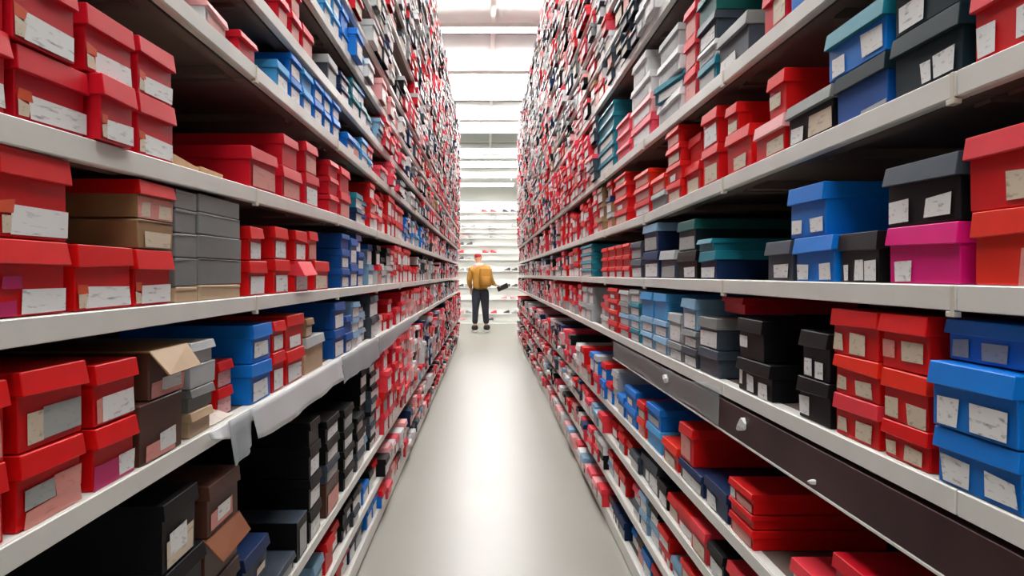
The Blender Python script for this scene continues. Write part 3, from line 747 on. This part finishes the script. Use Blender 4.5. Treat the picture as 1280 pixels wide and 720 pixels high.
# lamps on the ceiling
def emis(name, s, col=(1, .99, .97)):
    m = bpy.data.materials.new(name); m.use_nodes = True; nt = m.node_tree
    b = nt.nodes['Principled BSDF']; b.inputs['Base Color'].default_value = (.8, .8, .8, 1)
    b.inputs['Emission Color'].default_value = (*col, 1); b.inputs['Emission Strength'].default_value = s; return m
EM = emis('lamp_diffuser', 29.0)
EM2 = emis('far_lamp_diffuser', 26.0)
n_l = 0
lamps = [(y, .5) for y in (-1.6, .8, 3.2, 5.6, 8.0, 10.4)]+[(12.84, .3), (16.8, 2.3), (21.4, 1.5), (28.5, 1.6), (35, 1.4)]  # the last two are added to brighten the back wall
for y, ln in lamps:
    root = empty('ceiling_light', (0, y, CZ-.35))
    t = ('broadest and brightest ceiling light panel across the aisle' if ln > 2 else 'thin white ceiling light strip, nearest one in view' if y == 12.84 else
         'white ceiling light set to brighten the far walls, %s behind the broadest panel' % ordw(n_l-7) if y > 17 else 'white ceiling light over the near aisle above the view, %s of six' % ordw(n_l+1))
    tag(root, t, 'lamp', 'ceiling lights over the aisle')
    fr = MB(); w = 1.1
    for q in ((-w, w, -ln/2-.03, -ln/2), (-w, w, ln/2, ln/2+.03), (-w-.03, -w, -ln/2-.03, ln/2+.03), (w, w+.03, -ln/2-.03, ln/2+.03)): fr.box(*q, -.06, -.001)
    for qx in (-w+.1, w-.1): fr.box(qx-.006, qx+.006, -.006, .006, -.03, .349)  # added rods: hanging the lamps low lets uplight whiten the ceiling
    fr.box(-w*(.76 if y < 11 else .9), w*(.76 if y < 11 else .9), -ln*.43, ln*.43, -.028, -.02)  # added top plate that holds back part of the uplight
    link('frame', fr.mesh('frame', [WHITE]), root)
    d = MB(); d.box(-w+.001, w-.001, -ln/2+.001, ln/2-.001, -.035, -.03)
    link('diffuser', d.mesh('diffuser', [EM if y < 11 else EM2]), root); n_l += 1

# ------------------------------------------------------------------ the display wall at the end
YD = 23.4
def wx(px, y): return (px-VX)*y/F
def wz(py, y): return H-(py-VY)*y/F
root = empty('display_wall', (0, YD, 0))
tag(root, 'white display wall with shoes on narrow ledges at the aisle end', 'display wall')
mbx = MB(); mbx.box(-2.6, 2.6, .02, .14, 0, wz(252, YD))
link('panel', mbx.mesh('panel', [WALLM]), root)
rows = [266, 274, 285, 291, 298, 307, 317, 325, 339, 359, 374, 392, 401]
led = MB(); led.box(-2.5, 2.5, -.10, .019, -.008, 0); lm = led.mesh('ledge', [WALLM], .002)
for y in rows: link('ledge', lm, root, (0, 0, wz(y, YD)))
mbx = MB(); mbx.box(-2.6, 2.6, -.2, .019, 0, .04); link('base_board', mbx.mesh('base_board', [WALLM]), root)

def shoe_mesh(m):
    prof = [(-.135, .045, .075), (-.115, .062, .105), (-.06, .066, .108), (.0, .064, .085), (.05, .072, .062), (.10, .076, .048), (.132, .05, .036)]
    vs = []; fs = []; n = 10
    for x, w, h in prof:
        for k in range(n):
            a = 2*math.pi*k/n
            vs.append((x, math.cos(a)*w/2*(1 if math.sin(a) < .3 else .72), .018+max(0, (math.sin(a)+.6)/1.6)*h))
    for i in range(len(prof)-1):
        for k in range(n): fs.append((i*n+k, i*n+(k+1) % n, (i+1)*n+(k+1) % n, (i+1)*n+k))
    fs += [tuple(range(n-1, -1, -1)), tuple((len(prof)-1)*n+k for k in range(n))]
    mbx = MB(); mbx.add(vs, fs); return mbx.mesh('shoe', [m], 0, True)
def sole_mesh(m):
    mbx = MB(); n = 14; vs = []
    for z in (.0, .024):
        for k in range(n):
            a = 2*math.pi*k/n; vs.append((math.cos(a)*.148, math.sin(a)*.042*(1.1+.15*math.cos(a)), z))
    fs = [(k, (k+1) % n, n+(k+1) % n, n+k) for k in range(n)]+[tuple(range(n-1, -1, -1)), tuple(range(n, 2*n))]
    mbx.add(vs, fs); return mbx.mesh('sole', [m])
SHC = {'red': (206, 40, 56), 'grey': (150, 152, 152), 'dark': (70, 66, 70), 'pale': (200, 206, 204), 'pink': (214, 150, 152), 'black': (44, 44, 48)}
shm = {k: shoe_mesh(mat('shoe_'+k, v, .5)) for k, v in SHC.items()}
solm = sole_mesh(mat('shoe_sole', (210, 208, 204), .5))
SHOES = [
    (0, [(578, 'pale'), (589, 'pink'), (606, 'red'), (617, 'red'), (632, 'black'), (642, 'dark')]),
    (1, [(581, 'pale'), (590, 'pale'), (617, 'grey'), (634, 'pale')]),
    (2, [(581, 'grey'), (591, 'grey'), (614, 'grey'), (634, 'pale'), (643, 'grey')]),
    (3, [(584, 'pale'), (615, 'grey')]), (4, [(581, 'pink'), (590, 'grey'), (616, 'grey')]),
    (5, [(576, 'dark'), (587, 'dark')]), (6, [(576, 'red'), (607, 'red'), (617, 'red')]), (7, [(576, 'dark'), (585, 'grey')]),
    (8, [(577, 'grey'), (587, 'grey'), (634, 'dark'), (643, 'dark')]), (9, [(576, 'dark'), (585, 'grey'), (634, 'dark'), (643, 'dark')]),
    (10, [(630, 'pink'), (642, 'pink')]), (11, [(576, 'pink'), (586, 'grey'), (617, 'red'), (633, 'black'), (643, 'grey')]), (12, [(613, 'dark'), (578, 'pink')])]
SHW = {'red': 'red', 'grey': 'grey', 'dark': 'dark', 'pale': 'pale', 'pink': 'pink', 'black': 'black'}
for r, lst in SHOES:
    for q, (px, c) in enumerate(lst):
        o = link('display_shoe', shm[c], None, (wx(px, YD), YD-.055, wz(rows[r], YD)+.0008))
        o.rotation_euler.z = random.choice([0, math.pi])+random.uniform(-.15, .15)
        o.scale = (.64, .8, .8); link('sole', solm, o)
        pl = ordw(q+1)
        tag(o, '%s shoe on the display wall, %s in the %s row from top' % (SHW[c], pl, ordw(r+1)), 'shoe', 'shoes on the display wall')

# ------------------------------------------------------------------ the person at the end of the aisle
YP = 20.1
def person():
    k = 1.86/1.75
    PX = wx(600.5, YP)
    skin = mat('skin', (206, 150, 124), .55); trousers = mat('dark_trousers', (40, 42, 56), .8); jacket = mat('mustard_jacket', (184, 132, 60), .8, .2, .15, 8)
    shoe = mat('dark_trainers', (36, 34, 34), .5); pack = mat('mustard_backpack', (172, 122, 54), .75, .2, .1, 10); hair = mat('red_hair', (176, 44, 44), .7); scarf = mat('white_hood', (226, 224, 218), .8); bagm = mat('dark_folder', (34, 34, 38), .5)
    def skinmesh(name, verts, edges, m, parent, root_i=0, lv=2):
        me = bpy.data.meshes.new(name); me.from_pydata([v[0] for v in verts], edges, []); me.materials.append(m)
        o = link(name, me, parent)
        md = o.modifiers.new('s', 'SKIN'); md.use_smooth_shade = True
        for i, v in enumerate(verts):
            sv = me.skin_vertices[0].data[i]
            sv.radius = v[1] if isinstance(v[1], tuple) else (v[1], v[1]); sv.use_root = (i == root_i)
        sb = o.modifiers.new('d', 'SUBSURF'); sb.levels = lv; sb.render_levels = lv
        return o
    # body: x to the right, y away from the viewer, z up; the back is turned to the camera
    V = [((0, 0, .93), (.10, .075)), ((0, .0, 1.10), (.10, .075)), ((-.01, .01, 1.30), (.165, .105)), ((-.02, .02, 1.44), (.12, .08)), ((-.03, .03, 1.53), .052), ((-.05, .06, 1.60), .07), ((-.055, .065, 1.68), (.078, .098)), ((-.055, .06, 1.745), (.06, .075)),
         ((-.085, 0, .86), .085), ((-.11, -.03, .50), .06), ((-.125, .03, .10), .043), ((-.125, -.02, .07), .045), ((-.13, .14, .045), .036),
         ((.085, 0, .86), .085), ((.11, .02, .50), .06), ((.135, .09, .10), .043), ((.135, .05, .07), .045), ((.15, .2, .045), .036),
         ((-.20, .02, 1.40), .06), ((-.255, .03, 1.13), .045), ((-.215, .17, .95), .034),
         ((.17, .02, 1.40), .06), ((.24, .02, 1.14), .045), ((.33, .17, 1.04), .034)]
    E = [(0, 1), (1, 2), (2, 3), (3, 4), (4, 5), (5, 6), (6, 7), (0, 8), (8, 9), (9, 10), (10, 11), (11, 12), (0, 13), (13, 14), (14, 15), (15, 16), (16, 17), (3, 18), (18, 19), (19, 20), (3, 21), (21, 22), (22, 23)]
    # ears and nose
    for s_ in (-1, 1):
        n0 = len(V); V += [((-.055+s_*.084, .055, 1.67), .016)]; E.append((6, n0))
    n0 = len(V); V += [((-.06, .172, 1.665), .014)]; E.append((6, n0))
    # hands: palm, four fingers, thumb, rooted at the wrists
    def hand(i, d, up, sgn):
        w = Vector(V[i][0]); d, up = Vector(d).normalized(), Vector(up).normalized(); sd = d.cross(up).normalized()*sgn
        n = len(V); V.extend([(tuple(w+d*.05), (.036, .02)), (tuple(w+d*.085), (.036, .016))]); E.extend([(i, n), (n, n+1)]); pn = n+1
        for q, ln in enumerate((.062, .072, .068, .052)):
            b0 = w+d*.09+sd*(.03-.02*q); b1 = b0+d*ln*.55-up*.006; b2 = b1+d*ln*.35-up*.024
            n0 = len(V); V.extend([(tuple(b0), .0095), (tuple(b1), .0085), (tuple(b2), .007)]); E.extend([(pn, n0), (n0, n0+1), (n0+1, n0+2)])
        n0 = len(V); t0 = w+d*.04+sd*.035; t1 = t0+d*.03+sd*.025-up*.012
        V.extend([(tuple(t0), .012), (tuple(t1), .009)]); E.extend([(n, n0), (n0, n0+1)])
    hand(20, (.15, .35, -.9), (-.5, .8, .2), 1)
    hand(23, (.75, .55, -.15), (0, .2, 1), 1)
    body = skinmesh('person', V, E, skin, None)
    body.location = (PX, YP, 0); body.scale = (k, k, k)
    tag(body, 'person in mustard jacket and dark trousers standing at the aisle end, back turned', 'person')
    # clothes follow the same joints, a little wider
    jk = skinmesh('jacket', [((0, 0, .87), (.20, .15)), ((0, 0, 1.10), (.185, .14)), ((-.01, .01, 1.30), (.2, .135)), ((-.02, .02, 1.45), (.135, .1)), ((-.03, .03, 1.50), .07),
                            ((-.20, .02, 1.40), .082), ((-.255, .03, 1.13), .066), ((-.22, .15, .97), .05), ((.17, .02, 1.40), .082), ((.24, .02, 1.14), .066), ((.32, .15, 1.045), .05)],
                  [(0, 1), (1, 2), (2, 3), (3, 4), (3, 5), (5, 6), (6, 7), (3, 8), (8, 9), (9, 10)], jacket, body)
    tr = skinmesh('trousers', [((0, 0, 1.06), (.15, .12)), ((-.09, 0, .86), .125), ((-.11, -.03, .50), .08), ((-.125, .03, .15), .07), ((.09, 0, .86), .125), ((.11, .02, .50), .085), ((.135, .09, .15), .07)],
                  [(0, 1), (1, 2), (2, 3), (0, 4), (4, 5), (5, 6)], trousers, body)
    for n_, (x, y) in enumerate(((-.127, .05), (.142, .11))):
        s = skinmesh('trainer', [((x, y-.10, .075), (.08, .07)), ((x, y, .085), (.085, .078)), ((x+.006, y+.09, .07), (.08, .065)), ((x+.01, y+.16, .052), (.065, .05))], [(0, 1), (1, 2), (2, 3)], shoe, body)
        mbx = MB(); mbx.add([(x+math.cos(a*math.pi/6)*.082, y+.02+math.sin(a*math.pi/6)*.175, z) for z in (0, .022) for a in range(12)],
                            [(a, (a+1) % 12, 12+(a+1) % 12, 12+a) for a in range(12)]+[tuple(range(11, -1, -1)), tuple(range(12, 24))])
        so = link('sole', mbx.mesh('sole', [bpy.data.materials['shoe_sole']]), s)
    hr = skinmesh('hair', [((-.055, .045, 1.62), .05), ((-.06, .045, 1.70), (.09, .1)), ((-.056, .055, 1.75), (.075, .085))], [(0, 1), (1, 2)], hair, body)
    hd = skinmesh('hood', [((-.11, .0, 1.50), .035), ((-.03, -.05, 1.485), .045), ((.06, .0, 1.50), .035)], [(0, 1), (1, 2)], scarf, body, 1)
    # backpack on the back, towards the camera
    bp = empty('backpack', (PX, YP, 0)); bp.scale = (k, k, k)
    tag(bp, 'mustard backpack worn on the back of the person at the aisle end', 'backpack')
    mbx = MB(); mbx.box(-.02, .26, -.30, -.145, 1.0, 1.44)
    o = link('pack_body', mbx.mesh('pack_body', [pack], .045, True), bp)
    mbx = MB(); mbx.box(.02, .22, -.345, -.295, 1.03, 1.24)
    o = link('front_pocket', mbx.mesh('front_pocket', [pack], .02, True), bp)
    for x in (.03, .19):
        mbx = MB(); mbx.box(x, x+.035, -.15, -.13, 1.06, 1.46); link('strap', mbx.mesh('strap', [jacket], .005), bp)
    fo = empty('folder', (PX+.47*k, YP+.29*k, .985*k)); fo.rotation_euler = (0, -.35, .5)
    mbx = MB(); mbx.box(-.1, .2, .0, .03, -.08, .045)
    tag(fo, 'dark folder held out in the right hand of the person', 'folder')
    link('cover', mbx.mesh('cover', [bagm], .004), fo)
    mbx = MB(); mbx.box(-.095, .195, .004, .026, .041, .047); link('pages', mbx.mesh('pages', [scarf]), fo)
person()

# ------------------------------------------------------------------ camera, light level
cam = bpy.data.cameras.new('camera'); co = bpy.data.objects.new('camera', cam); C.objects.link(co)
cam.sensor_width = 36; cam.sensor_fit = 'HORIZONTAL'; cam.lens = F*36/1280
cam.shift_x = (640-VX)/1280; cam.shift_y = -(360-VY)/1280
co.location = (0, 0, H); co.rotation_euler = (math.pi/2, 0, 0)
cam.clip_start = .02; cam.clip_end = 100
S.camera = co
w = bpy.data.worlds.new('world'); S.world = w; w.use_nodes = True
w.node_tree.nodes['Background'].inputs[0].default_value = (1, 1, 1, 1); w.node_tree.nodes['Background'].inputs[1].default_value = .05
S.view_settings.view_transform = 'Standard'; S.view_settings.look = 'None'; S.view_settings.exposure = 0.14; S.view_settings.gamma = 1
S.view_settings.use_curve_mapping = False
S.cycles.max_bounces = 8; S.cycles.diffuse_bounces = 5
